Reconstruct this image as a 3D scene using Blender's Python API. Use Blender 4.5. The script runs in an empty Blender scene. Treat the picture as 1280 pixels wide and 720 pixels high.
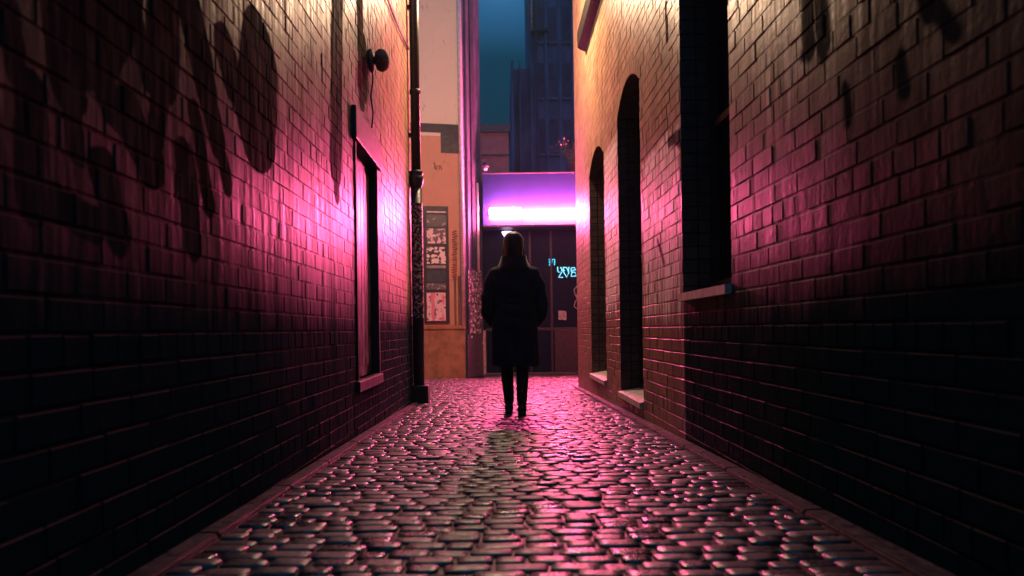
import bpy, bmesh, math, random
from mathutils import Vector, Matrix
random.seed(7)
PI = math.pi
sc = bpy.context.scene
col = sc.collection

# ------------------------------------------------------------------ camera model (24 mm lens on a 36 mm sensor, slight roll)
F, VX, VY, H, ROLL = 853.3, 628.0, 412.0, 0.63, 0.0145
cR, sR = math.cos(ROLL), math.sin(ROLL)
def at(px, py, Y):
    a, b = px - VX, py - VY
    return Vector(((a*cR - b*sR)*Y/F, Y, H + (-a*sR - b*cR)*Y/F))
def on_wall(px, py, X):
    a, b = px - VX, py - VY
    Y = X*F/(a*cR - b*sR)
    return (Y, H + (-a*sR - b*cR)*Y/F)
def gz(Y):
    return -0.027*min(Y, 16.5)
XL, XR = -1.06, 1.2
YL, YR, YC, YF = 8.1, 10.9, 14.75, 15.5

# ------------------------------------------------------------------ mesh builder
class MB:
    def __init__(s):
        s.v, s.f, s.m, s.c, s.sm = [], [], [], [], []
    def quad(s, pts, m=0, c=0.5, smooth=False):
        b = len(s.v); s.v += [tuple(p) for p in pts]
        s.f.append(tuple(range(b, b+len(pts)))); s.m.append(m); s.c.append(c); s.sm.append(smooth)
    def box(s, lo, hi, m=0, c=0.5, M=None):
        x0, y0, z0 = lo; x1, y1, z1 = hi
        P = [Vector(p) for p in ((x0,y0,z0),(x1,y0,z0),(x1,y1,z0),(x0,y1,z0),(x0,y0,z1),(x1,y0,z1),(x1,y1,z1),(x0,y1,z1))]
        if M: P = [M @ p for p in P]
        b = len(s.v); s.v += [tuple(p) for p in P]
        for f in ((0,3,2,1),(4,5,6,7),(0,1,5,4),(1,2,6,5),(2,3,7,6),(3,0,4,7)):
            s.f.append(tuple(b+i for i in f)); s.m.append(m); s.c.append(c); s.sm.append(False)
    def bbox(s, lo, hi, bev=0.006, m=0, c=0.5, M=None):
        """box with chamfered edges"""
        bm = bmesh.new()
        ctr = [(a+b)/2 for a, b in zip(lo, hi)]; sz = [b-a for a, b in zip(lo, hi)]
        bmesh.ops.create_cube(bm, size=1, matrix=Matrix.Translation(ctr) @ Matrix.Diagonal((*sz, 1)))
        bmesh.ops.bevel(bm, geom=bm.edges[:], offset=min(bev, min(sz)*0.45), segments=2, affect='EDGES', profile=0.6)
        s.from_bm(bm, m, c, M); bm.free()
    def from_bm(s, bm, m=0, c=0.5, M=None, smooth=False):
        b = len(s.v); bm.verts.index_update()
        s.v += [tuple(M @ v.co) if M else tuple(v.co) for v in bm.verts]
        for f in bm.faces:
            s.f.append(tuple(b+v.index for v in f.verts)); s.m.append(m); s.c.append(c); s.sm.append(smooth)
    def tube(s, pts, r, n=10, m=0, c=0.5, cap=True, smooth=True):
        pts = [Vector(p) for p in pts]
        rs = r if isinstance(r, (list, tuple)) else [r]*len(pts)
        b = len(s.v); up = None
        for i, p in enumerate(pts):
            d = (pts[min(i+1, len(pts)-1)] - pts[max(i-1, 0)]).normalized()
            if up is None or abs(up.dot(d)) > 0.95: up = Vector((0,0,1)) if abs(d.z) < 0.9 else Vector((0,1,0))
            u = d.cross(up).normalized(); w = u.cross(d).normalized(); up = w
            for k in range(n):
                a = 2*PI*k/n
                s.v.append(tuple(p + (u*math.cos(a) + w*math.sin(a))*rs[i]))
        for i in range(len(pts)-1):
            for k in range(n):
                k2 = (k+1) % n
                s.f.append((b+i*n+k, b+i*n+k2, b+(i+1)*n+k2, b+(i+1)*n+k)); s.m.append(m); s.c.append(c); s.sm.append(smooth)
        if cap:
            s.f.append(tuple(b+k for k in reversed(range(n)))); s.m.append(m); s.c.append(c); s.sm.append(False)
            e = b+(len(pts)-1)*n
            s.f.append(tuple(e+k for k in range(n))); s.m.append(m); s.c.append(c); s.sm.append(False)
    def lathe(s, prof, ctr, n=24, m=0, c=0.5, M=None, axis=None):
        """prof: list of (radius, height) along local z"""
        T = M or Matrix.Translation(ctr)
        b = len(s.v)
        for r, h in prof:
            for k in range(n):
                a = 2*PI*k/n
                s.v.append(tuple(T @ Vector((r*math.cos(a), r*math.sin(a), h))))
        for i in range(len(prof)-1):
            for k in range(n):
                k2 = (k+1) % n
                s.f.append((b+i*n+k, b+i*n+k2, b+(i+1)*n+k2, b+(i+1)*n+k)); s.m.append(m); s.c.append(c); s.sm.append(True)
        s.f.append(tuple(b+k for k in reversed(range(n)))); s.m.append(m); s.c.append(c); s.sm.append(False)
        e = b+(len(prof)-1)*n
        s.f.append(tuple(e+k for k in range(n))); s.m.append(m); s.c.append(c); s.sm.append(False)
    def build(s, name, mats, parent=None, origin=None):
        me = bpy.data.meshes.new(name)
        if origin is None and parent is not None: origin = parent.location
        o = Vector(origin) if origin is not None else Vector((0,0,0))
        me.from_pydata([tuple(Vector(v)-o) for v in s.v], [], s.f)
        if not isinstance(mats, (list, tuple)): mats = [mats]
        for m in mats: me.materials.append(m)
        me.polygons.foreach_set('material_index', s.m)
        me.polygons.foreach_set('use_smooth', s.sm)
        at_ = me.attributes.new('rnd', 'FLOAT', 'FACE'); at_.data.foreach_set('value', s.c)
        me.update()
        ob = bpy.data.objects.new(name, me); col.objects.link(ob)
        if parent is not None: ob.parent = parent
        else: ob.location = o
        return ob

def empty(name, loc, label, cat, group=None):
    o = bpy.data.objects.new(name, None); col.objects.link(o); o.location = loc; o.empty_display_size = .2
    o['label'] = label; o['category'] = cat
    if group: o['group'] = group
    return o
def tag(o, label, cat, group=None):
    o['label'] = label; o['category'] = cat
    if group: o['group'] = group
    return o
def structure(o):
    o['kind'] = 'structure'; return o

# ------------------------------------------------------------------ materials
class NT:
    def __init__(s, name):
        s.mat = bpy.data.materials.new(name); s.mat.use_nodes = True
        s.t = s.mat.node_tree; s.n = s.t.nodes; s.l = s.t.links
        s.bsdf = s.n['Principled BSDF']
        s.pos = s.n.new('ShaderNodeNewGeometry').outputs['Position']
    def set(s, sock, v):
        if isinstance(v, bpy.types.NodeSocket): s.l.new(v, sock)
        else:
            if hasattr(sock.default_value, '__len__') and not isinstance(v, (int, float)):
                v = tuple(v); v = v + (1,) if len(sock.default_value) == 4 and len(v) == 3 else v
            sock.default_value = v
    def inp(s, k, v): s.set(s.bsdf.inputs[k], v)
    def math(s, op, a, b=0.0, c=None, clamp=False):
        n = s.n.new('ShaderNodeMath'); n.operation = op; n.use_clamp = clamp
        s.set(n.inputs[0], a); s.set(n.inputs[1], b)
        if c is not None: s.set(n.inputs[2], c)
        return n.outputs[0]
    def vm(s, op, a, b=None, scale=None, val=False):
        n = s.n.new('ShaderNodeVectorMath'); n.operation = op
        s.set(n.inputs[0], a)
        if b is not None: s.set(n.inputs[1], b)
        if scale is not None: s.set(n.inputs['Scale'], scale)
        return n.outputs['Value'] if val else n.outputs['Vector']
    def noise(s, scale, stretch=(1,1,1), detail=4, rough=0.55, offset=(0,0,0), color=False):
        v = s.vm('MULTIPLY', s.vm('ADD', s.pos, offset), stretch)
        n = s.n.new('ShaderNodeTexNoise'); s.l.new(v, n.inputs['Vector'])
        n.inputs['Scale'].default_value = scale; n.inputs['Detail'].default_value = detail; n.inputs['Roughness'].default_value = rough
        return n.outputs['Color' if color else 'Fac']
    def vor(s, scale, stretch=(1,1,1), feature='F1', out='Distance'):
        v = s.vm('MULTIPLY', s.pos, stretch)
        n = s.n.new('ShaderNodeTexVoronoi'); n.feature = feature; s.l.new(v, n.inputs['Vector']); n.inputs['Scale'].default_value = scale
        return n.outputs[out]
    def ramp(s, f, a, b, lo=0.0, hi=1.0):
        n = s.n.new('ShaderNodeMapRange'); n.interpolation_type = 'SMOOTHSTEP'
        s.set(n.inputs[0], f); n.inputs[1].default_value = a; n.inputs[2].default_value = b
        n.inputs[3].default_value = lo; n.inputs[4].default_value = hi
        return n.outputs[0]
    def mix(s, f, a, b, mode='MIX'):
        n = s.n.new('ShaderNodeMix'); n.data_type = 'RGBA'; n.blend_type = mode
        s.set(n.inputs[0], f); s.set(n.inputs[6], a); s.set(n.inputs[7], b)
        return n.outputs[2]
    def attr(s):
        n = s.n.new('ShaderNodeAttribute'); n.attribute_name = 'rnd'; return n.outputs['Fac']
    def xyz(s):
        n = s.n.new('ShaderNodeSeparateXYZ'); s.l.new(s.pos, n.inputs[0]); return n.outputs
    def bump(s, h, strength=0.5, dist=0.01, prev=None):
        n = s.n.new('ShaderNodeBump'); s.set(n.inputs['Height'], h); n.inputs['Strength'].default_value = strength; n.inputs['Distance'].default_value = dist
        if prev is not None: s.l.new(prev, n.inputs['Normal'])
        return n.outputs[0]
    def strokes(s, segs, wob=0.05, wscale=6.0, soft=0.015):
        """paint strokes on a wall: mask of capsules [(y0,z0,y1,z1,r)] in the wall's own plane"""
        w = s.vm('SUBTRACT', s.noise(wscale, color=True), (0.5,0.5,0.5))
        p = s.vm('MULTIPLY', s.vm('ADD', s.pos, s.vm('SCALE', w, scale=wob*2)), (0,1,1))
        res = None
        for y0, z0, y1, z1, r in segs:
            a = Vector((0,y0,z0)); d = Vector((0,y1-y0,z1-z0)); L2 = max(d.length_squared, 1e-6)
            pa = s.vm('SUBTRACT', p, tuple(a))
            t = s.math('MULTIPLY', s.vm('DOT_PRODUCT', pa, tuple(d/L2), val=True), 1.0, clamp=True)
            q = s.vm('SUBTRACT', pa, s.vm('SCALE', tuple(d), scale=t))
            dist = s.math('SUBTRACT', s.vm('LENGTH', q, val=True), r)
            res = dist if res is None else s.math('MINIMUM', res, dist)
        return s.ramp(res, -soft, soft, 1.0, 0.0)

def simple(name, color, rough=0.6, metal=0.0, var=0.25, nscale=12, bump=0.15, spec=0.5, emit=None, estr=0.0, stretch=(1,1,1)):
    t = NT(name)
    n = t.noise(nscale, stretch, 5)
    dark = tuple(c*(1-var) for c in color); lite = tuple(min(1, c*(1+var)) for c in color)
    t.inp('Base Color', t.mix(t.ramp(n, .3, .7), dark, lite))
    t.inp('Roughness', t.ramp(t.noise(nscale*1.7, stretch, 3, offset=(3,1,2)), .3, .7, max(.03, rough-.1), min(1, rough+.1)))
    t.inp('Metallic', metal); t.inp('Specular IOR Level', spec)
    if bump: t.inp('Normal', t.bump(t.noise(nscale*4, stretch, 4), bump, 0.004))
    if emit: t.inp('Emission Color', emit); t.inp('Emission Strength', estr)
    return t.mat

def px_l(segs):     # strokes written down along the left wall: (px,py,px,py,r)
    out = []
    for a, b, c, d, r in segs:
        y0, z0 = on_wall(a, b, XL); y1, z1 = on_wall(c, d, XL); out.append((y0, z0, y1, z1, r))
    return out
def px_r(segs):
    out = []
    for a, b, c, d, r in segs:
        y0, z0 = on_wall(a, b, XR); y1, z1 = on_wall(c, d, XR); out.append((y0, z0, y1, z1, r))
    return out

TAN = (.37, .235, .155); BROWN = (.24, .14, .09); DADO_DARK = (.005, .023, .025)  # dado colour has the teal of ambient shade mixed in
def brick_left(name, mortar=False):
    t = NT(name); X, Y, Z = t.xyz()
    r = t.attr()
    base = t.mix(t.ramp(Y, 1.4, 4.2), t.mix(r, (.050, .048, .042), (.066, .060, .050)), t.mix(r, (.13, .105, .08), (.18, .135, .10)))  # darker towards the camera: lamp falloff put into the brick colour
    # paler, warmer brick towards the lane corner, lamplight painted into the colour
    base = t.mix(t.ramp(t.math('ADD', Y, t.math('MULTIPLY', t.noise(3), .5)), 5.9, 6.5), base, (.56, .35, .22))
    base = t.mix(t.ramp(t.noise(9, (1,1,.25)), .35, .75, 0, .55), base, (.12, .08, .06))
    # pale drips
    drip = t.math('MULTIPLY', t.ramp(t.noise(26, (1,1,.06), 3), .55, .66), t.ramp(t.noise(2.0, (1,1,.5)), .42, .6))
    base = t.mix(t.math('MULTIPLY', drip, .75), base, (.46, .34, .27))
    if mortar: base = t.mix(t.ramp(Y, 5.5, 7, .42, .3), base, (.035, .028, .026))
    g = t.strokes(px_l([(100,-60,105,25,.17),(120,40,150,-10,.13),(75,0,86,110,.075),(86,110,95,185,.045),(38,115,44,250,.06),(10,10,20,95,.035),
        (118,70,140,130,.05),(140,130,165,165,.06),(158,145,190,205,.085),(128,215,148,290,.07),(60,250,120,285,.05),(165,0,185,95,.05),(206,-30,204,90,.11),(204,90,196,165,.06),(240,20,258,110,.10),(258,110,272,175,.075),(272,175,285,230,.05),
        (242,140,262,255,.05),(280,60,292,100,.10),(322,60,330,95,.17),(326,90,322,150,.24),(305,130,330,165,.12),(232,200,242,300,.075),
        (422,-40,420,205,.16),(449,-30,452,120,.12),(420,200,421,240,.08),(455,60,456,110,.12)]), .028, 7, .006)
    dy = t.ramp(t.noise(34, (1,1,.04), 2), .52, .60)
    g2 = t.math('MULTIPLY', dy, t.ramp(t.noise(1.7, offset=(5,5,5)), .5, .6))
    g = t.math('MAXIMUM', g, t.math('MULTIPLY', g2, t.ramp(Z, .7, 1.6, .8, .35)))
    base = t.mix(t.math('MULTIPLY', g, t.ramp(t.noise(30, (1,1,.12), 4), .36, .56, .28, .88)), base, (.016, .017, .017))
    # dado paint and the lower wall's shade in one dark colour, ragged upper edge
    edge = t.math('ADD', Z, t.math('MULTIPLY', t.noise(5, (1,1,.15), 5), .22))
    dado = t.ramp(t.math('ADD', edge, t.math('MULTIPLY', t.noise(34, (1,1,.07), 4), .35)), .92, 1.52, 1, 0)
    base = t.mix(dado, base, t.mix(r, DADO_DARK, (.008, .025, .026)))
    base = t.mix(t.math('MULTIPLY', t.math('GREATER_THAN', r, 1.5), .8), base, (.085, .055, .045))  # lighter upper brick edges, a glint painted along the courses
    t.inp('Base Color', base)
    ro = t.ramp(t.noise(30, (1,1,.05), 4), .3, .7, .36, .56)
    t.inp('Roughness', t.math('ADD', ro, t.math('MULTIPLY', t.math('MAXIMUM', dado, g), .10)))
    far = t.math('MULTIPLY', t.ramp(Y, 2.4, 5.2, .008, .50), t.ramp(Z, 2.2, 2.9, 1, .2))  # gloss cut back near the camera and high up, painting out glare
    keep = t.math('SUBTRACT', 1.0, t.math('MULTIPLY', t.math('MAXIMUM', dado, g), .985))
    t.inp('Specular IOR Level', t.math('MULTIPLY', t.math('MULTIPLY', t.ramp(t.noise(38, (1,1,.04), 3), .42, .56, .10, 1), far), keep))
    b = t.bump(t.noise(60, (1,1,.5), 6), .35, .004)
    b = t.bump(t.noise(24, (1,1,.05), 3), .3, .006, b)
    t.inp('Normal', t.bump(t.noise(9, detail=3), .17, .02, b))
    return t.mat
def brick_right(name, mortar=False):
    t = NT(name); X, Y, Z = t.xyz()
    r = t.attr()
    base = t.mix(r, (.38, .225, .125), (.52, .32, .185))
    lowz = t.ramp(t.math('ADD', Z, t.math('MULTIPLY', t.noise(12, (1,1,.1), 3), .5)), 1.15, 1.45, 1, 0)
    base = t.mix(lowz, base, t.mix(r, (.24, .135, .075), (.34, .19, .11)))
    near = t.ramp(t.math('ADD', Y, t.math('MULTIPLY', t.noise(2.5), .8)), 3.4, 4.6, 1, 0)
    base = t.mix(near, base, t.mix(t.ramp(Y, 1.6, 3.6), t.mix(r, (.05, .034, .028), (.11, .07, .052)), t.mix(r, (.085, .05, .038), (.22, .13, .09))))  # near bricks dimmed by colour for their distance from the lamp
    base = t.mix(t.ramp(t.noise(7, (1,1,.3)), .4, .78, 0, .6), base, (.13, .085, .06))
    # whitewash patch between the openings, dripping at its lower edge
    zz = t.math('ADD', Z, t.math('MULTIPLY', t.noise(26, (1,1,.03), 2), .9))
    yy = t.math('ADD', Y, t.math('MULTIPLY', t.noise(8), .12))
    patch = t.math('MULTIPLY', t.ramp(zz, 1.12, 1.22), t.ramp(t.math('ADD', Z, t.math('MULTIPLY', t.noise(6), .12)), 2.04, 2.09, 1, 0))
    patch = t.math('MULTIPLY', patch, t.math('MULTIPLY', t.ramp(yy, 4.58, 4.70), t.ramp(yy, 5.78, 5.86, 1, 0)))
    patch = t.math('MULTIPLY', patch, t.ramp(t.noise(34, (1,1,.05), 3), .40, .50, .05, 1))
    p2 = t.math('MULTIPLY', t.ramp(yy, 7.0, 7.1), t.ramp(yy, 7.85, 7.95, 1, 0))
    p2 = t.math('MULTIPLY', p2, t.math('MULTIPLY', t.ramp(zz, 1.25, 1.35), t.ramp(Z, 2.5, 2.7, 1, 0)))
    p2 = t.math('MULTIPLY', p2, t.ramp(t.noise(40, (1,1,.04), 3), .38, .50, .15, 1))
    base = t.mix(t.math('MAXIMUM', patch, p2), base, (.86, .76, .70))
    drip = t.math('MULTIPLY', t.ramp(t.noise(30, (1,1,.05), 3), .44, .56), t.math('MULTIPLY', t.ramp(yy, 2.62, 2.78), t.ramp(yy, 3.12, 3.26, 1, 0)))
    drip = t.math('MULTIPLY', drip, t.ramp(t.math('ADD', Z, t.math('MULTIPLY', t.noise(14,(1,1,.05)), .5)), 1.75, 1.95))
    base = t.mix(t.math('MULTIPLY', drip, .85), base, (.55, .47, .36))
    if mortar: base = t.mix(t.math('ADD', .35, t.math('MULTIPLY', near, .2)), base, (.06, .045, .035))
    g = t.strokes(px_r([(836,178,850,168,.04),(842,172,850,180,.035),(1008,0,1012,60,.06),(1022,-20,1030,60,.055),(1008,55,1004,70,.03),(1150,-40,1165,8,.05),(1168,5,1192,42,.035),(1056,110,1060,150,.03),(1124,78,1130,112,.035),
        (832,8,834,48,.04),(822,300,830,330,.03)]), .03, 7)
    base = t.mix(t.math('MULTIPLY', g, .9), base, (.022, .026, .026))
    edge = t.math('ADD', Z, t.math('MULTIPLY', t.noise(5, (1,1,.2), 5), .12))
    dado = t.math('MULTIPLY', t.ramp(t.math('ADD', edge, t.math('MULTIPLY', t.noise(34, (1,1,.07), 4), .35)), .88, 1.42, 1, 0), t.ramp(Y, 4.50, 4.53, 1, 0))  # dado paint whose dark also stands in for shade low on the wall
    base = t.mix(dado, base, t.mix(r, DADO_DARK, (.008, .025, .026)))
    base = t.mix(t.math('MULTIPLY', t.math('GREATER_THAN', r, 1.5), .8), base, (.085, .055, .045))  # painted glint on the upper brick edges
    t.inp('Base Color', base)
    t.inp('Roughness', t.math('ADD', t.ramp(t.noise(30, (1,1,.05), 4), .3, .7, .34, .54), t.math('MULTIPLY', t.math('MAXIMUM', patch, p2), .12)))
    far = t.math('MAXIMUM', t.math('MULTIPLY', t.ramp(Y, 2.1, 3.4, .02, .36), t.ramp(Y, 4.5, 4.7, 1, .28)), t.math('MULTIPLY', t.math('MAXIMUM', patch, t.math('MAXIMUM', p2, t.math('MULTIPLY', t.ramp(Y, 9.2, 9.6), .35))), 1.5))
    keep = t.math('SUBTRACT', 1.0, t.math('MULTIPLY', t.math('MAXIMUM', dado, g), .985))
    t.inp('Specular IOR Level', t.math('MULTIPLY', t.math('MULTIPLY', t.ramp(t.noise(38, (1,1,.04), 3), .40, .60, .35, 1), far), keep))
    b = t.bump(t.noise(60, (1,1,.6), 6), .35, .004)
    b = t.bump(t.noise(24, (1,1,.06), 3), .22, .006, b)
    t.inp('Normal', t.bump(t.noise(9, detail=3), .17, .02, b))
    return t.mat

def sett_mat():
    t = NT('wet bluestone setts'); r = t.attr()
    base = t.mix(r, (.022, .022, .022), (.075, .064, .056))
    base = t.mix(t.ramp(t.noise(22, detail=6), .42, .7, 0, .7), base, (.018, .019, .018))
    t.inp('Base Color', base)
    wet = t.noise(3.2, detail=4)
    rr = t.ramp(wet, .35, .65, .27, .42)
    t.inp('Roughness', t.math('ADD', rr, t.math('ADD', t.ramp(t.noise(70, detail=5), .3, .7, -.07, .12), t.ramp(r, 0, 1, -.05, .10))))
    b = t.bump(t.noise(85, detail=5, rough=.65), .35, .003)
    b = t.bump(t.noise(24, detail=4), .30, .008, b)
    t.inp('Normal', b); t.inp('Specular IOR Level', 1.0)
    return t.mat

M = {}
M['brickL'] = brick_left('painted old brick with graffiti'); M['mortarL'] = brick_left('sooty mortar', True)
M['reveal'] = simple('shade-dark reveal brick', (.060, .040, .028), .6, bump=.5, var=.4)  # brick darkened: shade of the window recesses put into its colour
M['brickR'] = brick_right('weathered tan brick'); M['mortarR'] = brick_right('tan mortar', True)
M['sett'] = sett_mat()
M['grout'] = simple('wet dirt in the joints', (.012, .012, .012), .45, bump=.5, nscale=30, spec=.3)
M['ground'] = simple('dark asphalt', (.04, .04, .042), .6, bump=.4, nscale=40)
M['kerb'] = simple('worn kerb stone', (.06, .05, .046), .36, bump=.5, nscale=16, var=.4)
M['sill'] = simple('pale sill stone', (.55, .47, .38), .5, bump=.3, var=.2)
M['blackframe'] = simple('black painted timber', (.012, .015, .016), .5, bump=.3, stretch=(1,1,.2), nscale=20)
M['glass'] = simple('dark window glass', (.006, .008, .009), .12, bump=0, spec=.5)
M['iron'] = simple('flaking black cast iron', (.02, .024, .024), .42, .3, bump=.6, nscale=26)
M['rust'] = simple('rusty brown metal', (.20, .10, .06), .75, .0, bump=.5, nscale=30, var=.5)
M['cable'] = simple('black cable sheath', (.012, .012, .012), .5)
M['purple'] = simple('violet enamel sign panel', (.020, .034, .14), .6, bump=.05, nscale=5, var=.06, spec=.1)
M['soffit'] = simple('dark violet soffit', (.06, .045, .09), .5)
M['blackwall'] = simple('black painted shopfront', (.003, .010, .018), .5, bump=.25, nscale=8, spec=.05)
M['greendoor'] = simple('dark green door paint', (.010, .026, .022), .35, bump=.2)
M['grey'] = simple('grey violet render', (.07, .085, .13), .55, nscale=5, bump=.3, var=.35, stretch=(1,1,.3))
M['greyd'] = simple('dark grey trim', (.035, .04, .055), .5, nscale=8)
M['pipe'] = simple('white painted pipe', (.62, .55, .60), .25, bump=.15, nscale=14, var=.12)
M['pinkblock'] = simple('rose rendered wall', (.42, .20, .22), .8, nscale=4, bump=.1, var=.12)
M['coping'] = simple('grey coping', (.10, .12, .14), .7)
M['tower'] = simple('blue grey tower stone', (.06, .12, .22), .75, nscale=1.2, bump=.3, var=.5, stretch=(1,1,.3))
M['towerd'] = simple('darker tower stone', (.035, .055, .10), .75, nscale=2, bump=.3, var=.4)
M['roof'] = simple('grey roof sheet', (.06, .065, .07), .7)
M['roof2'] = simple('plain brown brick backs', (.14, .09, .07), .8, nscale=10, bump=.3)
M['twig'] = simple('dry twigs', (.12, .10, .08), .7)
M['ledge'] = simple('shade-dark ledge', (.012, .010, .009), .8, spec=.08)  # near black: shade under the ledge put into its colour
M['leaf'] = simple('pale dusty leaves', (.16, .17, .12), .6)
M['brownwood'] = simple('brown varnished timber', (.16, .095, .045), .35, stretch=(1,1,.15), nscale=14, bump=.2, var=.4)

def emitm(name, colr, s):
    t = NT(name); t.inp('Base Color', (.02, .02, .02)); t.inp('Emission Color', colr); t.inp('Emission Strength', s)
    return t.mat
M['tube'] = emitm('lit pink tube', (1.0, .085, .235), 880)
M['tubew'] = emitm('lit pink white lamp', (1.0, .11, .30), 430)
M['neon'] = emitm('lit cyan neon', (.16, .62, .85), 1.9)
M['neonb'] = emitm('lit bright cyan neon', (.03, .60, .95), 1.9)
M['sconce'] = emitm('lit lilac lamp glass', (.95, .62, 1.0), 3.0)
M['warmbulb'] = emitm('lit amber bulb', (1, .62, .3), 30)

def cream_mat():
    t = NT('cream and orange painted render'); X, Y, Z = t.xyz()
    n = t.noise(3, detail=5)
    cream = t.mix(n, (.72, .65, .47), (.80, .73, .55))
    orange = t.mix(n, (.56, .31, .18), (.64, .37, .22))
    c = t.mix(t.ramp(Z, 4.80, 4.81, 1, 0), cream, orange)
    c = t.mix(t.ramp(t.noise(14, (1,1,.3), 5), .62, .72, 0, .35), c, (.25, .17, .12))
    low = t.ramp(t.math('ADD', Z, t.math('MULTIPLY', t.noise(2), .1)), .66, .67, 1, 0)
    c = t.mix(low, c, (.30, .17, .07))
    t.inp('Base Color', c); t.inp('Roughness', .62)
    t.inp('Normal', t.bump(t.noise(40, detail=5), .25, .004))
    return t.mat
M['cream'] = cream_mat()
M['blackpaint'] = simple('black paint band', (.02, .022, .022), .5)

def speckle(name, cols, scale=45, bg=(.02, .024, .024), thr=.45):
    t = NT(name)
    v = t.vor(scale, out='Color'); 
    sp = t.n.new('ShaderNodeSeparateColor'); t.l.new(v, sp.inputs[0])
    c = t.mix(t.math('GREATER_THAN', sp.outputs[1], .5), cols[0], cols[1])
    c = t.mix(t.math('GREATER_THAN', sp.outputs[2], .82), c, cols[2])
    c = t.mix(t.math('GREATER_THAN', sp.outputs[0], thr), c, bg)
    t.inp('Base Color', c); t.inp('Roughness', .5)
    return t.mat
M['stick'] = speckle('torn stickers', ((.55,.5,.47),(.28,.25,.25),(.45,.16,.14)), 42, thr=.42)
M['stick2'] = speckle('pasted stickers and tags', ((.62,.58,.54),(.30,.27,.25),(.10,.22,.20)), 26, (.06,.055,.06), thr=.38)

# ------------------------------------------------------------------ brick walls
def arch_top(op, y):
    ya, yb, zs, zt, rise = op
    hw = (yb-ya)/2; yc = (ya+yb)/2
    u = max(-1, min(1, (y-yc)/hw))
    return zt + rise*(1-u*u)
def sub_intervals(a, b, cuts):
    segs = [(a, b)]
    for c0, c1 in cuts:
        ns = []
        for s0, s1 in segs:
            if c1 <= s0 or c0 >= s1: ns.append((s0, s1)); continue
            if c0 > s0: ns.append((s0, c0))
            if c1 < s1: ns.append((c1, s1))
        segs = ns
    return segs
def brick(mb, face, nx, y0, y1, z0, z1, depth, rnd, col_, bev=.0026):
    """one brick whose face looks along nx at x=face"""
    j = lambda: rnd.uniform(-.0012, .0012)
    f = face + nx*rnd.uniform(-.0022, .0018); back = face - nx*depth
    tilt = rnd.uniform(-.0012, .0012)
    pts_o = [(y0+j(), z0+j()), (y1+j(), z0+j()), (y1+j(), z1+j()), (y0+j(), z1+j())]
    yc, zc = (y0+y1)/2, (z0+z1)/2
    inn = [(y+(bev if y < yc else -bev), z+(bev if z < zc else -bev)) for y, z in pts_o]
    fx = [f-tilt*nx, f+tilt*nx, f+tilt*nx, f-tilt*nx]
    A = [(fx[i], inn[i][0], inn[i][1]) for i in range(4)]
    B = [(fx[i]-nx*bev, pts_o[i][0], pts_o[i][1]) for i in range(4)]
    C = [(back, pts_o[i][0], pts_o[i][1]) for i in range(4)]
    def q(*p):
        p = list(p)
        if nx < 0: p.reverse()
        mb.quad(p, 0, col_)
    q(*A)
    for i in range(4):
        k = (i+1) % 4
        q(A[i], B[i], B[k], A[k])
        if i == 2: mb.c[-1] = 2.0  # marks the upper edge for the painted glint
        q(B[i], C[i], C[k], B[k])
        if i == 2: mb.c[-1] = 2.0

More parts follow.
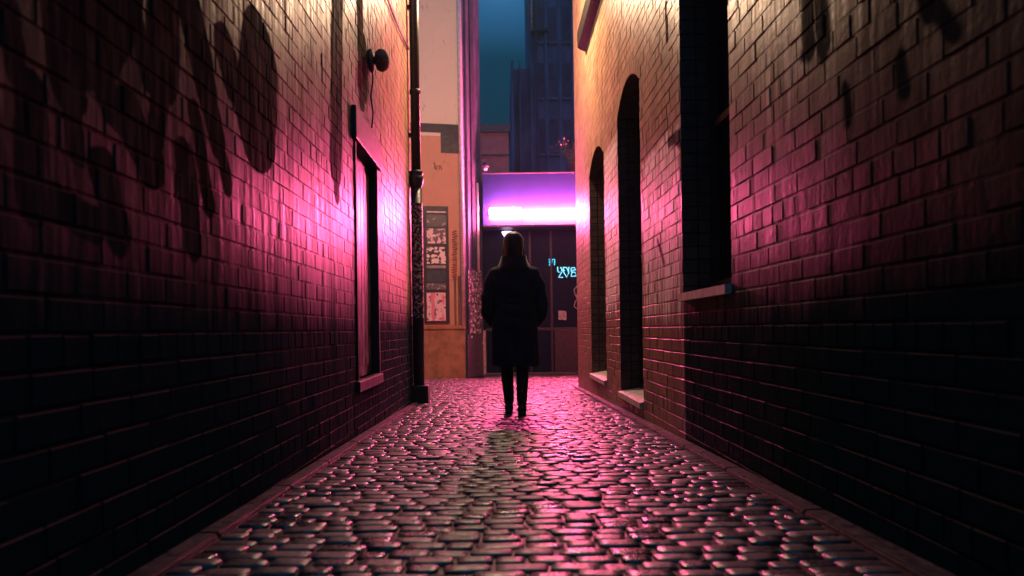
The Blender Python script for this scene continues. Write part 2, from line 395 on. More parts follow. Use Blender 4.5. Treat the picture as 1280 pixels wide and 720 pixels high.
def brick_wall(face, nx, Y0, Y1, Z0, Z1, ops, thick, reveal, mats, seed, Lb=.232, Hb=.088, joint=.010):
    rnd = random.Random(seed); mb = MB(); dep = .0028
    ring = .115
    row = 0; z = Z0
    while z < Z1:
        zb, zt = z+joint/2, z+Hb-joint/2; zm = (zb+zt)/2
        cuts = []
        for op in ops:
            ya, yb, zs, zsp, rise = op
            if zs - .02 < zm <= zsp: cuts.append((ya, yb))
            elif zsp < zm:
                r_ = (rise+ring)
                u = 1-(zm-zsp)/r_
                if u > 0:
                    hw = (yb-ya)/2*math.sqrt(u) + ring*.35*u; cuts.append(((ya+yb)/2-hw, (ya+yb)/2+hw))
        header = (row % 6 == 5)
        step = Lb/2 if header else Lb
        y = Y0 - (step/2 if row % 2 else 0) - rnd.uniform(0, .02)
        while y < Y1:
            st = step*rnd.uniform(.96, 1.04)
            a, b = max(Y0, y+joint/2*.8), min(Y1, y+st-joint/2*.8)
            if b-a > .02:
                cc = rnd.random()
                for s0, s1 in sub_intervals(a, b, cuts):
                    if s1-s0 > .018: brick(mb, face, nx, s0, s1, zb+rnd.uniform(-.001,.001), zt+rnd.uniform(-.001,.001), dep, rnd, cc)
            y += st
        z += Hb; row += 1
    # mortar bed / wall body in vertical strips so that arches are open
    bx = face - nx*dep; back = face - nx*thick
    ys = {Y0, Y1}
    for ya, yb, zs, zsp, rise in ops:
        n = 14 if rise > 0 else 1
        for i in range(n+1): ys.add(ya+(yb-ya)*i/n)
    ys = sorted(ys)
    def face_quad(x, a, b, za0, za1, zb0, zb1, flip):
        p = [(x,a,za0),(x,b,zb0),(x,b,zb1),(x,a,za1)]
        if flip: p.reverse()
        mb.quad(p, 1)
    for a, b in zip(ys[:-1], ys[1:]):
        op = next((o for o in ops if o[0]-1e-6 <= (a+b)/2 <= o[1]+1e-6), None)
        if op is None:
            face_quad(bx, a, b, Z0, Z1, Z0, Z1, nx < 0); continue
        ta, tb = arch_top(op, a), arch_top(op, b)
        face_quad(bx, a, b, Z0, op[2], Z0, op[2], nx < 0)
        face_quad(bx, a, b, ta, Z1, tb, Z1, nx < 0)
        rv = face - nx*reveal
        mb.quad([(bx,a,ta),(bx,b,tb),(rv,b,tb),(rv,a,ta)], 2)          # arch soffit
        mb.quad([(bx,a,op[2]),(rv,a,op[2]),(rv,b,op[2]),(bx,b,op[2])], 1)
    for op in ops:
        ya, yb, zs, zsp, rise = op; rv = face - nx*reveal
        for yy, sgn in ((ya, 1), (yb, -1)):
            mb.quad([(bx,yy,zs),(rv,yy,zs),(rv,yy,zsp),(bx,yy,zsp)], 3)
            z = Z0
            while z < zsp:
                zb, zt = max(z+joint/2, zs), min(z+Hb-joint/2, zsp)
                if zt-zb > .02:
                    segs = [(0.001, .10), (.112, abs(reveal)-.002)]
                    for d0, d1 in segs:
                        x0, x1 = sorted((face-nx*(d0+.001), face-nx*d1))
                        lo = (x0, min(yy, yy+sgn*.006), zb); hi = (x1, max(yy, yy+sgn*.006), zt)
                        mb.box(lo, hi, 2, rnd.random())
                z += Hb
        if rise > 0:    # ring of voussoirs
            n = max(6, int((yb-ya)/.085)); yc = (ya+yb)/2
            for i in range(n):
                u0 = ya+(yb-ya)*(i+.06)/n; u1 = ya+(yb-ya)*(i+.94)/n
                def nrm(y):
                    d = -2*rise*((y-yc)/((yb-ya)/2))/((yb-ya)/2)
                    v = Vector((-d, 1)); return v.normalized()
                P = []
                for u, k in ((u0,0),(u1,0),(u1,1),(u0,1)):
                    nn = nrm(u); zt = arch_top(op, u)
                    P.append((u+nn.x*ring*k, zt+nn.y*ring*k))
                fx = face + nx*.002
                A = [(fx, y, z_) for y, z_ in P]; C = [(bx, y, z_) for y, z_ in P]
                if nx < 0: A.reverse(); C.reverse()
                cc = rnd.random(); mb.quad(A, 0, cc)
                for k in range(4): mb.quad([A[k], C[k], C[(k+1)%4], A[(k+1)%4]], 0, cc)
    # ends, top and back
    x0, x1 = sorted((bx-nx*.26, back))
    mb.box((x0, Y0+.004, Z0), (x1, Y1-.004, Z1+.004), 1)
    for yy, s_ in ((Y0, -1), (Y1, 1)):
        mb.quad([(bx, yy, Z0), (bx-nx*.3, yy, Z0), (bx-nx*.3, yy, Z1), (bx, yy, Z1)], 1)
        z = Z0; row = 0
        while z < Z1:     # brick courses round the corner
            xx = abs(thick)-.01; x = 0.0
            while x < min(xx, 3.0):
                w = .115 if (row % 2 and x == 0) else .222
                a0, a1 = sorted((face-nx*x, face-nx*min(x+w, xx)))
                mb.box((a0, min(yy, yy+s_*.007), z+joint/2), (a1, max(yy, yy+s_*.007), z+Hb-joint/2), 0, rnd.random())
                x += w+.01
            z += Hb; row += 1
    return mb

# --- left building
opD = (4.95, 5.86, .27, 2.22, 0.0)
left = empty('brick_building', (XL-1.5, 4.5, 0), 'dark brick building covered in black graffiti with a boarded doorway, beside the drainpipe', 'building')
mbL = brick_wall(XL, 1, -1.2, YL, -.42, 6.6, [opD], 4.0, .12, None, 3)
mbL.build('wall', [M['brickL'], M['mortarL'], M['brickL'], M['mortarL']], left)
mb = MB(); mb.box((XL-4.0, -1.2, 6.604), (XL+.05, YL+.02, 6.72)); mb.build('roof', M['roof'], left)
# doorway: lintel, frame, boarded door
d = MB(); d.bbox((XL-.115, opD[0]+.01, .275), (XL-.06, opD[1]-.01, 2.2), .004)
for i in range(6):
    a = opD[0]+.09+i*.125; d.bbox((XL-.062, a, .36), (XL-.05, a+.112, 1.93), .003, c=random.random())
def peel():
    t = NT('peeling white paint on door boards')
    f = t.math('MULTIPLY', t.ramp(t.noise(20, (1,1,.12), 4), .45, .55), t.ramp(t.noise(6, (1,1,.5)), .4, .55))
    t.inp('Base Color', t.mix(f, (.02,.018,.018), (.26,.22,.21))); t.inp('Roughness', .4)
    t.inp('Normal', t.bump(f, .4, .003)); return t.mat
M['peel'] = peel()
door = d.build('boarded_door', M['peel'], left)
h = MB(); h.tube([(XL-.045, 5.10, 1.16), (XL-.005, 5.10, 1.16), (XL+.0, 5.10, 1.24)], .009); h.build('handle', M['rust'], door).parent = door
bpy.data.objects['handle'].location = Vector((0,0,0))
f = MB()
f.bbox((XL-.10, opD[0]+.008, .275), (XL+.012, opD[0]+.045, 2.02), .006)
f.bbox((XL-.10, opD[1]-.045, .275), (XL+.012, opD[1]-.008, 2.02), .006)
f.build('door_frame', M['blackframe'], left)
f = MB(); f.bbox((XL-.09, opD[0]-.06, 2.02), (XL+.035, opD[1]+.06, 2.26), .01); f.build('lintel', M['blackframe'], left)
f = MB(); f.bbox((XL-.11, opD[0]-.03, .19), (XL+.03, opD[1]+.03, .27), .01); f.build('step', M['blackframe'], left)

# drainpipe on the corner
px0, py0 = XL+.075, YL-.09
dp = empty('drainpipe', (px0, py0, gz(py0)), 'black cast iron drainpipe at the corner of the graffiti covered building, plastered with torn stickers', 'drainpipe')
mb = MB(); mb.tube([(px0,py0,2.42),(px0,py0,6.5)], .055, 16)
for z in (3.4, 4.9, 6.2): mb.lathe([(.057,0),(.066,.01),(.066,.05),(.057,.06)], (px0,py0,z), 16)
for z in (2.9, 4.4): mb.box((px0-.09,py0-.02,z),(px0-.04,py0+.02,z+.05))
mb.build('upper_pipe', M['iron'], dp)
mb = MB(); mb.lathe([(.06,2.28),(.074,2.34),(.088,2.40),(.088,2.43),(.07,2.45),(.082,2.47),(.082,2.495),(.058,2.51)], (px0,py0,0), 20); mb.build('collar', M['iron'], dp)
mb = MB(); mb.tube([(px0,py0,gz(8)+.2),(px0,py0,2.3)], .066, 18); mb.build('lower_pipe', M['iron'], dp)
mb = MB(); mb.tube([(px0,py0,.78),(px0,py0,2.12)], .0685, 24, cap=False); mb.build('torn_stickers', M['stick'], dp)
mb = MB(); mb.bbox((px0-.085,py0-.10,gz(8)-.02),(px0+.115,py0+.09,gz(8)+.21), .02); mb.build('shoe', M['iron'], dp)

# round lamp over the door
ly, lz = 5.62, 2.86
wl = empty('wall_lamp', (XL, ly, lz), 'round rusty brown wall lamp, unlit, above the boarded doorway', 'wall lamp')
T = Matrix.Translation((XL+.006, ly, lz)) @ Matrix.Rotation(PI/2, 4, 'Y')
mb = MB(); mb.lathe([(.09,0),(.095,.012),(.08,.03)], None, 20, M=T); mb.lathe([(.03,.02),(.03,.06)], None, 12, M=T)
mb.build('backplate', M['rust'], wl)
mb = MB(); mb.lathe([(.04,.04),(.072,.05),(.088,.075),(.090,.10),(.078,.13),(.05,.15),(.01,.158)], None, 26, M=T); mb.build('dome', M['rust'], wl)
mb = MB(); pts = [(XL+.02+.008*math.sin(i*1.3), ly-.03+.012*math.sin(i*.9), lz-.08-i*.06) for i in range(9)]; mb.tube(pts, .007, 8); mb.build('cord', M['cable'], wl)

# cable along the wall top
mb = MB(); mb.tube([(XL+.02, 5.9+.25*i, 3.72+.012*math.sin(i)+.02*i) for i in range(9)], .011, 8)
tag(mb.build('cable', M['cable'], origin=(XL, 6, 3.7)), 'thin dark cable running along the tan wall above the round lamp', 'cable')

# --- right building
op1 = (7.90, 9.22, .02, 2.66, .22); op2 = (5.84, 6.96, -.015, 2.76, .20); op3 = (3.56, 4.53, .85, 3.02, .16)
right = empty('brick_building', (XR+1.5, 5.0, 0), 'tan brick building with three tall recessed windows facing the boarded doorway', 'building')
mbR = brick_wall(XR, -1, -1.2, YR, -.42, 6.6, [op3, op2, op1], 4.0, .24, None, 5)
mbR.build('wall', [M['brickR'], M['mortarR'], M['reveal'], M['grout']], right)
mb = MB(); mb.box((XR-.05, -1.2, 6.604), (XR+4.0, YR+.02, 6.72)); mb.build('roof', M['roof'], right)
def window(op, parent, trans=None):
    ya, yb, zs, zsp, rise = op; x0, x1 = XR+.235, XR+.185
    outer = [(ya+.004, zs+.01), (yb-.004, zs+.01)] + [(yb-.004-(yb-ya-.008)*i/16, arch_top(op, yb-(yb-ya)*i/16)-.004) for i in range(17)]
    cy = (ya+yb)/2; cz = (zs+zsp)/2
    w = .065; inner = []
    for y, z in outer:
        inner.append((max(ya+w, min(yb-w, y)), max(zs+w, z-w) if z > cz else z+w))
    f = MB(); n = len(outer)
    for i in range(n):
        k = (i+1) % n; O0, O1, I0, I1 = outer[i], outer[k], inner[i], inner[k]
        f.quad([(x1,*O0),(x1,*I0),(x1,*I1),(x1,*O1)]); f.quad([(x1,*I0),(x0,*I0),(x0,*I1),(x1,*I1)])
    for fr in (.5,):
        f.box((x1+.004, cy-.02, zs+w), (x0-.002, cy+.02, zsp+rise*.8-w))
    for zz in (zs+(zsp-zs)*.5,):
        f.box((x1+.002, ya+w, zz-.022), (x0-.004, yb-w, zz+.022))
    fo = f.build('window_frame', M['blackframe'], parent)
    g = MB(); g.quad([(x0-.006, y, z) for y, z in reversed(inner)]); go = g.build('pane', M['glass'], parent, origin=(0,0,0)); 
    go.parent = fo; 
    for v in go.data.vertices: v.co -= parent.location
    s = MB(); P = Matrix.Identity(4)
    # sloping stone sill
    a, b = ya+.008, yb-.008
    xs0, xs1 = XR-.035, XR+.184
    v = [(xs0,a,zs-.05),(xs1,a,zs-.05),(xs1,a,zs+.035),(xs0,a,zs+.0)]
    u = [(x,b,z) for x,_,z in v]
    s.quad(v); s.quad(list(reversed(u)))
    for i in range(4): s.quad([v[i], u[i], u[(i+1)%4], v[(i+1)%4]])
    s.build('sill', M['sill'], parent)
for op in (op1, op2, op3): window(op, right)
# moulded ledge high on the right wall
L = MB(); prof = [(0,4.34),(-.01,4.40),(-.05,4.415),(-.08,4.43),(-.11,4.45),(-.115,4.48),(-.115,4.66),(-.09,4.68),(0,4.70)]
prof = [(x, z+.02) for x, z in prof]
for i in range(len(prof)-1):
    (xa, za), (xb, zb) = prof[i], prof[i+1]
    L.quad([(XR+xa-.003,5.2,za),(XR+xa-.003,9.35,za),(XR+xb-.003,9.35,zb),(XR+xb-.003,5.2,zb)])
L.quad([(XR+x-.003,9.35,z) for x, z in prof]); L.quad([(XR+x-.003,5.2,z) for x, z in reversed(prof)])
L.build('ledge', M['ledge'], right)

# ------------------------------------------------------------------ ground
mb = MB(); 
for a, b in ((-12, 16.5), (16.5, 60)):
    mb.quad([(-30,a,-.027*min(a,16.5)-.05),(30,a,-.027*min(a,16.5)-.05),(30,b,-.027*min(b,16.5)-.05),(-30,b,-.027*min(b,16.5)-.05)])
structure(mb.build('ground', M['ground']))
mb = MB(); mb.quad([(XL,-1.2,gz(-1.2)-.008),(XR,-1.2,gz(-1.2)-.008),(XR,YL,gz(YL)-.008),(XL,YL,gz(YL)-.008)])
mb.quad([(-7,YL,gz(YL)-.008),(7,YL,gz(YL)-.008),(7,YF,gz(YF)-.008),(-7,YF,gz(YF)-.008)])
structure(mb.build('lane_bed', M['grout']))
S = MB(); rs = random.Random(11)
def sett(cx, cy, hx, hy, dz):
    n = 10; z0 = gz(cy)
    e = rs.uniform(.25, .42)
    tx, ty = rs.gauss(0, .011), rs.gauss(0, .012)
    rot = rs.gauss(0, .035); hgt = rs.uniform(.0, .0035); c = rs.random()
    b = len(S.v)
    jit = [1+rs.uniform(-.08, .05) for _ in range(n)]
    for sc_, zz in ((1.0, -.018), (.99, -.0035), (.93, 0.0), (.50, hgt*.8)):
        for k in range(n):
            a = 2*PI*(k+.5)/n; ca, sa = math.cos(a), math.sin(a)
            x = hx*sc_*jit[k]*math.copysign(abs(ca)**e, ca); y = hy*sc_*jit[k]*math.copysign(abs(sa)**e, sa)
            if sc_ == .86: x, y = x*(1 if True else 1), y
            xr = x*math.cos(rot)-y*math.sin(rot); yr = x*math.sin(rot)+y*math.cos(rot)
            S.v.append((cx+xr, cy+yr, gz(cy+yr)+dz+zz+tx*xr+ty*yr))
    S.v.append((cx, cy, z0+dz+hgt))
    for i in range(3):
        for k in range(n):
            k2 = (k+1) % n
            S.f.append((b+i*n+k, b+i*n+k2, b+(i+1)*n+k2, b+(i+1)*n+k)); S.m.append(0); S.c.append(c); S.sm.append(True)
    for k in range(n):
        S.f.append((b+3*n+k, b+3*n+(k+1)%n, b+4*n)); S.m.append(0); S.c.append(c); S.sm.append(True)
y = .55
while y < YF-.16:
    dy = rs.uniform(.066, .080)
    x0, x1 = (XL+.088, XR-.094)
    if y > YL+.25: x0 = -4.5
    if y > YR+.1: x1 = 4.5
    x = x0 - rs.uniform(0, .06)
    while x < x1-.04:
        w = rs.uniform(.09, .165)
        a, b = max(x, x0), min(x+w, x1)
        if x1-b < .05: b = x1
        if b-a > .04 and not (a < -.5 and y > YC-.25 - 0*a):
            sett((a+b)/2, y+dy/2+rs.uniform(-.005,.005), (b-a)/2-.0035, dy/2-.0024, rs.gauss(0,.0025))
        x = b if b > x+.01 else x+w
    y += dy
o = S.build('cobblestone_lane', M['sett']); structure(o)
# kerb stones
K = MB()
def kerbrun(x0, x1, ya, yb, h0, L0=.75):
    y = ya
    while y < yb:
        l = min(L0*rs.uniform(.8,1.2), yb-y)
        P = [(x, yy, gz(yy)+z) for yy in (y+.004, y+l-.004) for x, z in ((x0,-.04),(x1,-.04),(x1,h0),(x0,h0))]
        bm = bmesh.new(); vs = [bm.verts.new(p) for p in P]
        for f_ in ((0,1,2,3),(7,6,5,4),(0,4,5,1),(1,5,6,2),(2,6,7,3),(3,7,4,0)): bm.faces.new([vs[i] for i in f_])
        bmesh.ops.recalc_face_normals(bm, faces=bm.faces[:])
        bmesh.ops.bevel(bm, geom=bm.edges[:], offset=.007, segments=2, affect='EDGES')
        K.from_bm(bm, c=rs.random()); bm.free(); y += l
kerbrun(XL+.004, XL+.082, -1.0, YL-.2, .014)
kerbrun(XR-.088, XR-.004, -1.0, YR+.05, .012)
structure(K.build('kerb', M['kerb']))
K = MB(); K.bbox((-.42, YF-.15, gz(YF)-.05), (4.5, YF-.004, gz(YF)+.07), .012); structure(K.build('kerb', M['kerb']))

# ------------------------------------------------------------------ cream building on the cross lane
cb = empty('corner_building', (-2.5, YC+1, 0), 'cream and orange rendered building across the lane with black painted bands', 'building')
A = Vector((-1.75, YC-.18, 0)); B = Vector((-.83, YC, 0)); A2 = A + (A-B)*3.2
dirw = (B-A).normalized(); nrmw = Vector((dirw.y, -dirw.x, 0))     # outward normal (towards the camera)
def wp(s, z, out=0.0):   # point on the facade: s metres from the corner B to the west
    p = B - dirw*s + nrmw*out; return (p.x, p.y, z)
def facade_box(mb, s0, s1, z0, z1, o0, o1, c=.5, m=0):
    P = [wp(s, z, o) for z in (z0, z1) for s, o in ((s0,o0),(s1,o0),(s1,o1),(s0,o1))]
    bm = bmesh.new(); vs = [bm.verts.new(p) for p in P]
    for f_ in ((0,3,2,1),(4,5,6,7),(0,1,5,4),(1,2,6,5),(2,3,7,6),(3,0,4,7)): bm.faces.new([vs[i] for i in f_])
    bmesh.ops.recalc_face_normals(bm, faces=bm.faces[:])
    mb.from_bm(bm, m, c); bm.free()
def fs(px, py):          # photo position -> (s, z) on the facade plane
    # intersect ray with the facade's vertical plane
    dv = at(px, py, 1.0) - Vector((0,0,H)); o_ = Vector((0,0,H))
    k = (B-o_).dot(nrmw)/dv.dot(nrmw); p = o_+dv*k
    return (B-p).dot(dirw), p.z
mb = MB(); facade_box(mb, 0, 4.2, gz(15)-.1, 11.0, -3.0, 0); mb.build('wall', M['cream'], cb)
def frect(mb, x0, y0, x1, y1, o0, o1, **k):
    s0, z1 = fs(x0, y0); s1, z0 = fs(x1, y1); facade_box(mb, min(s0,s1), max(s0,s1), min(z0,z1), max(z0,z1), o0, o1, **k)
mb = MB(); s1_, z1_ = fs(531, 154); s0_, z0_ = fs(550.6, 166); s2_, z2_ = fs(575, 192)
facade_box(mb, s0_, 1.9, z0_, z1_, .002, .006); facade_box(mb, max(s2_, .03), s0_-.0005, z2_, z1_, .002, .006)
mb.build('black_band', M['blackpaint'], cb)
mb = MB(); sL, zL = fs(560, 410); facade_box(mb, -.02, 3.5, zL-.02, zL+.05, .003, .13); facade_box(mb, -.01, 3.5, gz(15)-.05, zL-.021, .003, .09)
mb.build('dado', simple('brown orange painted plinth', (.33,.19,.08), .55, bump=.3, nscale=6), cb)
mb = MB(); s_a, z_a = fs(562, 345); facade_box(mb, .16, .20, zL+.052, z_a, .003, .03); facade_box(mb, .03, .12, zL+.052, z_a, .003, .02)
mb.build('timber_trim', M['brownwood'], cb)
mb = MB()
sq, zq = fs(573, 300)
mb.tube([wp(.015, zL+.06, .03), wp(.015, 10.9, .03)], .05, 14)
mb.build('corner_pipe', M['pipe'], cb)
# scribbles
rsx = random.Random(4)
mb = MB()
P_ = []
for k in range(60):
    y = 288+k*1.05; x = 568.5+3.8*math.sin(k*2.1)+rsx.uniform(-1,1); s, z = fs(x, y); P_.append(wp(s, z, .006))
mb.tube(P_, .0075, 5)
mb.build('red_tags', simple('red marker tags', (.32,.05,.07), .5), cb)
mb = MB()
mb.tube([wp(*fs(x, y), .006) for x, y in ((542,203),(544,206),(543,210),(546,213),(545,208),(549,207),(549,212),(551,206),(552,212))], .009, 5)
mb.build('small_black_tags', M['blackpaint'], cb)
# poster case
def scrib(name, bg, fg, scale=18, thr=.5, fg2=None):
    t = NT(name); n = t.noise(scale, detail=3); c = t.mix(t.ramp(n, thr-.02, thr+.02), bg, fg)
    if fg2: c = t.mix(t.ramp(t.noise(scale*.7, (1,1,.3), offset=(9,3,1)), .56, .6), c, fg2)
    t.inp('Base Color', c); t.inp('Roughness', .4); return t.mat
s0, z1 = fs(531, 258); s1, z0 = fs(561, 404)
s_in, _ = fs(560.5, 300); s_out, _ = fs(529, 300)
pc = empty('poster_case', wp((s_in+s_out)/2, z0), 'tall black framed case of pasted posters on the orange wall', 'poster case')
mb = MB(); facade_box(mb, s_in, s_out, z0, z1, .004, .05); mb.build('frame', M['blackframe'], pc)
def poster(y0, y1, mat, nm='poster', x0=533, x1=557.0):
    mb = MB(); frect(mb, x0, y0, x1, y1, .052, .056); return mb.build(nm, mat, pc)
poster(264.5, 266.5, simple('white strip', (.7,.6,.62), .5))
poster(269, 284, scrib('dark grey poster', (.05,.05,.06), (.30,.24,.26), 9, .58))
poster(286, 305, scrib('pink and black photo poster', (.09,.07,.08), (.75,.58,.58), 10, .52))
poster(309, 330, scrib('white poster with black blots', (.85,.78,.68), (.02,.02,.02), 12, .52))
poster(332, 335.5, simple('grey strip', (.3,.3,.3), .5))
poster(338, 353, simple('dark teal poster', (.02,.05,.06), .4))
poster(354.5, 362, scrib('grey label', (.09,.12,.11), (.35,.34,.3), 20, .55))
poster(366, 401, scrib('pink poster with figures', (.85,.66,.62), (.13,.08,.06), 13, .57, (.75,.25,.33)))

# ------------------------------------------------------------------ angled shopfront between the cream corner and the fascia
C0 = Vector((-.80, YC+.03, 0)); C1 = Vector((-.43, YF-.02, 0))
sf = empty('grey_building', (-.6, YF+1, 0), 'narrow tall grey building squeezed between the cream corner and the violet sign', 'building')
dS = (C1-C0).normalized(); nS = Vector((dS.y, -dS.x, 0))
def sbox(mb, t0, t1, z0, z1, o0, o1, m=0, c=.5):
    P = []
    for z in (z0, z1):
        for t_, o_ in ((t0,o0),(t1,o0),(t1,o1),(t0,o1)):
            p = C0 + dS*t_ + nS*o_; P.append((p.x, p.y, z))
    bm = bmesh.new(); vs = [bm.verts.new(p) for p in P]
    for f_ in ((0,3,2,1),(4,5,6,7),(0,1,5,4),(1,2,6,5),(2,3,7,6),(3,0,4,7)): bm.faces.new([vs[i] for i in f_])
    bmesh.ops.recalc_face_normals(bm, faces=bm.faces[:])
    bmesh.ops.bevel(bm, geom=bm.edges[:], offset=.006, segments=1, affect='EDGES')
    mb.from_bm(bm, m, c); bm.free()
LS = (C1-C0).length
mb = MB(); sbox(mb, 0, LS, gz(15)-.1, 11.0, -2.5, 0); mb.build('wall', M['grey'], sf)
mb = MB(); sbox(mb, .10, .17, .2, 11.0, .002, .05); mb.build('pilaster', M['grey'], sf)
mb = MB(); sbox(mb, .32, .46, gz(15), 10.9, .002, .035); mb.build('pilaster', M['greyd'], sf)
mb = MB(); sbox(mb, .66, .70, gz(15), 3.2, .002, .04); mb.build('pilaster', M['greyd'], sf)
mb = MB(); p = C0+dS*.52+nS*.05; mb.tube([(p.x,p.y,1.9),(p.x,p.y,3.9)], .03, 12); mb.build('white_downpipe', M['pipe'], sf)
mb = MB(); sbox(mb, .06, .62, .55, 1.95, .052, .058); mb.build('pasted_stickers', M['stick2'], sf)
mb = MB(); sbox(mb, .0, .74, gz(15), .54, .036, .06); mb.build('shutter', simple('grey rolled shutter', (.08,.08,.085), .4, bump=.6, stretch=(.2,.2,3), nscale=20), sf)
mb = MB(); sbox(mb, .66, .75, gz(15)+.02, .62, .061, .09); mb.build('pale_board', simple('pale timber board', (.50,.43,.33), .6), sf)
wst = simple('white sticker', (.75,.72,.7), .5)
for k in range(7):
    mb = MB(); t_, z_ = rsx.uniform(.1,.7), rsx.uniform(.2, 1.3); sbox(mb, t_, t_+.05, z_, z_+.05, .0605+.001*k, .064+.001*k); mb.build('white_sticker', wst, sf)

# bracket lamp
p = C0+dS*.55+nS*.02
bl = empty('bracket_lamp', (p.x, p.y, 4.35), 'small unlit bracket lamp on the grey building above the white downpipe', 'wall lamp')
mb = MB(); q = p+nS*.22; mb.tube([(p.x,p.y,4.40),(p.x+nS.x*.1,p.y+nS.y*.1,4.44),(q.x,q.y,4.42),(q.x,q.y,4.34)], .014, 8); mb.build('arm', M['greyd'], bl)
mb = MB(); mb.lathe([(.02,.10),(.05,.09),(.085,.03),(.09,0),(.07,.005)][::-1], (q.x,q.y,4.24), 16); mb.build('shade', M['greyd'], bl)
mb = MB(); mb.lathe([(.02,-.08),(.05,-.05),(.055,0)], (q.x,q.y,4.24), 14); mb.build('lamp_glass', simple('frosted glass', (.4,.36,.42), .3), bl)

# ------------------------------------------------------------------ black shop with violet fascia
sh = empty('black_shop', (1.6, YF+1.5, 0), 'low black shopfront at the end of the lane under a glowing violet sign', 'building')
mb = MB(); mb.box((C1.x, YF, gz(YF)-.1), (4.6, YF+5, 3.9)); mb.build('wall', M['blackwall'], sh)
mb = MB(); mb.box((C1.x, YF+.01, 3.9), (4.6, YF+5, 4.0)); mb.build('roof', M['roof'], sh)
mb = MB(); mb.bbox((1.18, YF-.035, gz(YF)+.07), (1.95, YF-.002, .62), .008); mb.build('door_panel', M['greendoor'], sh)
mb = MB()
for x in (.15, .62, 1.10): mu = MB(); mu.bbox((x, YF-.031, gz(YF)+.07), (x+.05, YF-.002, 2.85), .006); mu.build('mullion', M['blackframe'], sh)
mb.bbox((C1.x+.06, YF-.028, .60), (4.4, YF-.003, .66), .006)
mb.build('transom', M['blackframe'], sh)
mb = MB(); mb.quad([at(698,388,YF-.012), at(708,389,YF-.012), at(708,400,YF-.012), at(698,399.5,YF-.012)]); mb.build('white_notice', scrib('white notice with small print', (.45,.45,.45),(.16,.16,.16), 40), sh)
mb = MB()
def poly(mb, pts, Y, r, sx=1.0):
    mb.tube([at(x, y, Y) for x, y in pts], r, 8)
poly(mb, [(722,357),(717.5,362),(719,369),(723,372),(719,377),(717.5,383),(721,386)], YF-.012, .010)
poly(mb, [(721,358),(723.5,364),(720,370),(723,379)], YF-.012, .009)
mb.build('white_tag', simple('white marker tag', (.45,.45,.45), .5), sh)
# fascia sign
fz0, fz1 = at(660, 282, YF-.32).z, at(660, 217, YF-.32).z
fx0 = C1.x+.03
fa = empty('sign_board', (2, YF-.3, fz0), 'long blank violet sign board glowing from pink tube lights, above the black shopfront', 'sign')
mb = MB(); mb.bbox((fx0, YF-.32, fz0), (4.6, YF-.002, fz1), .01); mb.build('panel', M['purple'], fa)
mb = MB(); mb.bbox((fx0+.002, YF-.335, fz1+.001), (4.6, YF-.002, fz1+.03), .006); mb.build('top_trim', M['soffit'], fa)
mb = MB(); mb.bbox((fx0+.004, YF-.50, fz0-.05), (4.6, YF-.004, fz0-.002), .006); mb.build('added_shield_lip', M['soffit'], fa)  # lip added to keep the tube light off the shop wall below
tz = at(660, 266, YF-.42).z
xa, xb, xc = at(612, 265, YF-.42).x, at(651, 265, YF-.42).x, at(722, 265, YF-.42).x
def tube_light(x0, x1, z, r, mt, lab):
    t = empty('tube_light', ((x0+x1)/2, YF-.42, z), lab, 'tube light', 'pink tube lights along the violet sign')
    mb = MB(); mb.tube([(x0,YF-.42,z),(x1,YF-.42,z)], r, 14); mb.build('lamp_tube', mt, t)
    for xx in (x0+.02, x1-.02):
        mb = MB(); mb.tube([(xx,YF-.42,z),(xx,YF-.318,z)], r*.5, 10); mb.build('bracket', M['greyd'], t)
tube_light(xa, xb, tz, .115, M['tubew'], 'short fat pink white tube light at the end of the sign beside the grey building')
tube_light(xb+.05, xc+.02, tz-.02, .08, M['tube'], 'thin pink tube light beside the fat one, right of the walking person\'s head')
tube_light(xc+.07, xc+1.5, tz-.02, .08, M['tube'], 'thin pink tube light mostly hidden behind the tan brick corner')

# cyan neon lettering
def neon(name, strokes_, mt, Y, lab, r=.0115):
    mb = MB()
    for st in strokes_:
        mb.tube([at(675+x/18.0, 315+y/18.0, Y) for x, y in st], r, 8)
    o0 = at(675+strokes_[0][0][0]/18, 315+strokes_[0][0][1]/18, Y)
    n = empty(name, o0, lab, 'neon sign', 'cyan neon writing on the black shopfront')
    mb.build('lettering', mt, n)
YN = YF-.014
neon('neon_sign', [[(195,170),(230,165),(225,295),(200,290)],[(200,225),(240,225)],[(255,170),(330,165),(325,295)],[(270,175),(262,290)]], M['neonb'], YN, 'tiny bright cyan neon symbol on the black shopfront, above the longer neon word')
neon('neon_sign', [[(395,335),(402,440)],[(408,452),(490,450),(420,572),(515,570)],[(460,340),(530,450),(600,565),(652,465),(598,350),(520,345)],[(520,345),(535,430)],[(650,335),(640,460)],[(480,420),(560,420)],
    [(705,450),(700,360),(775,350),(800,400),(725,415)],[(720,450),(790,455),(812,540),(700,548),(718,455)],[(868,375),(872,530)],[(868,375),(940,370),(945,450),(880,455),(950,530)]], M['neon'], YN, 'pale cyan neon word on the black shopfront beside the tan brick corner')

# lit wall lamp behind the head
p0 = at(634, 296, YF-.1)
wc = empty('wall_lamp', p0, 'small lit lilac wall lamp shaped like a cone beside the walking person\'s head', 'wall lamp')
mb = MB(); zt, zb_ = at(634,290,YF-.12).z, at(634,303,YF-.12).z
mb.lathe([(.03, zb_),(.06,(zt+zb_)/2),(.115, zt-.03),(.125, zt)], (p0.x, YF-.14, 0), 18); mb.build('lamp_shade', M['sconce'], wc)
mb = MB(); mb.tube([(p0.x, YF-.14, zb_-.03),(p0.x, YF-.14, zb_)], .03, 12); mb.box((p0.x-.02, YF-.14, zb_-.03),(p0.x+.02, YF-.002, zb_-.005)); mb.build('bracket', M['greyd'], wc)

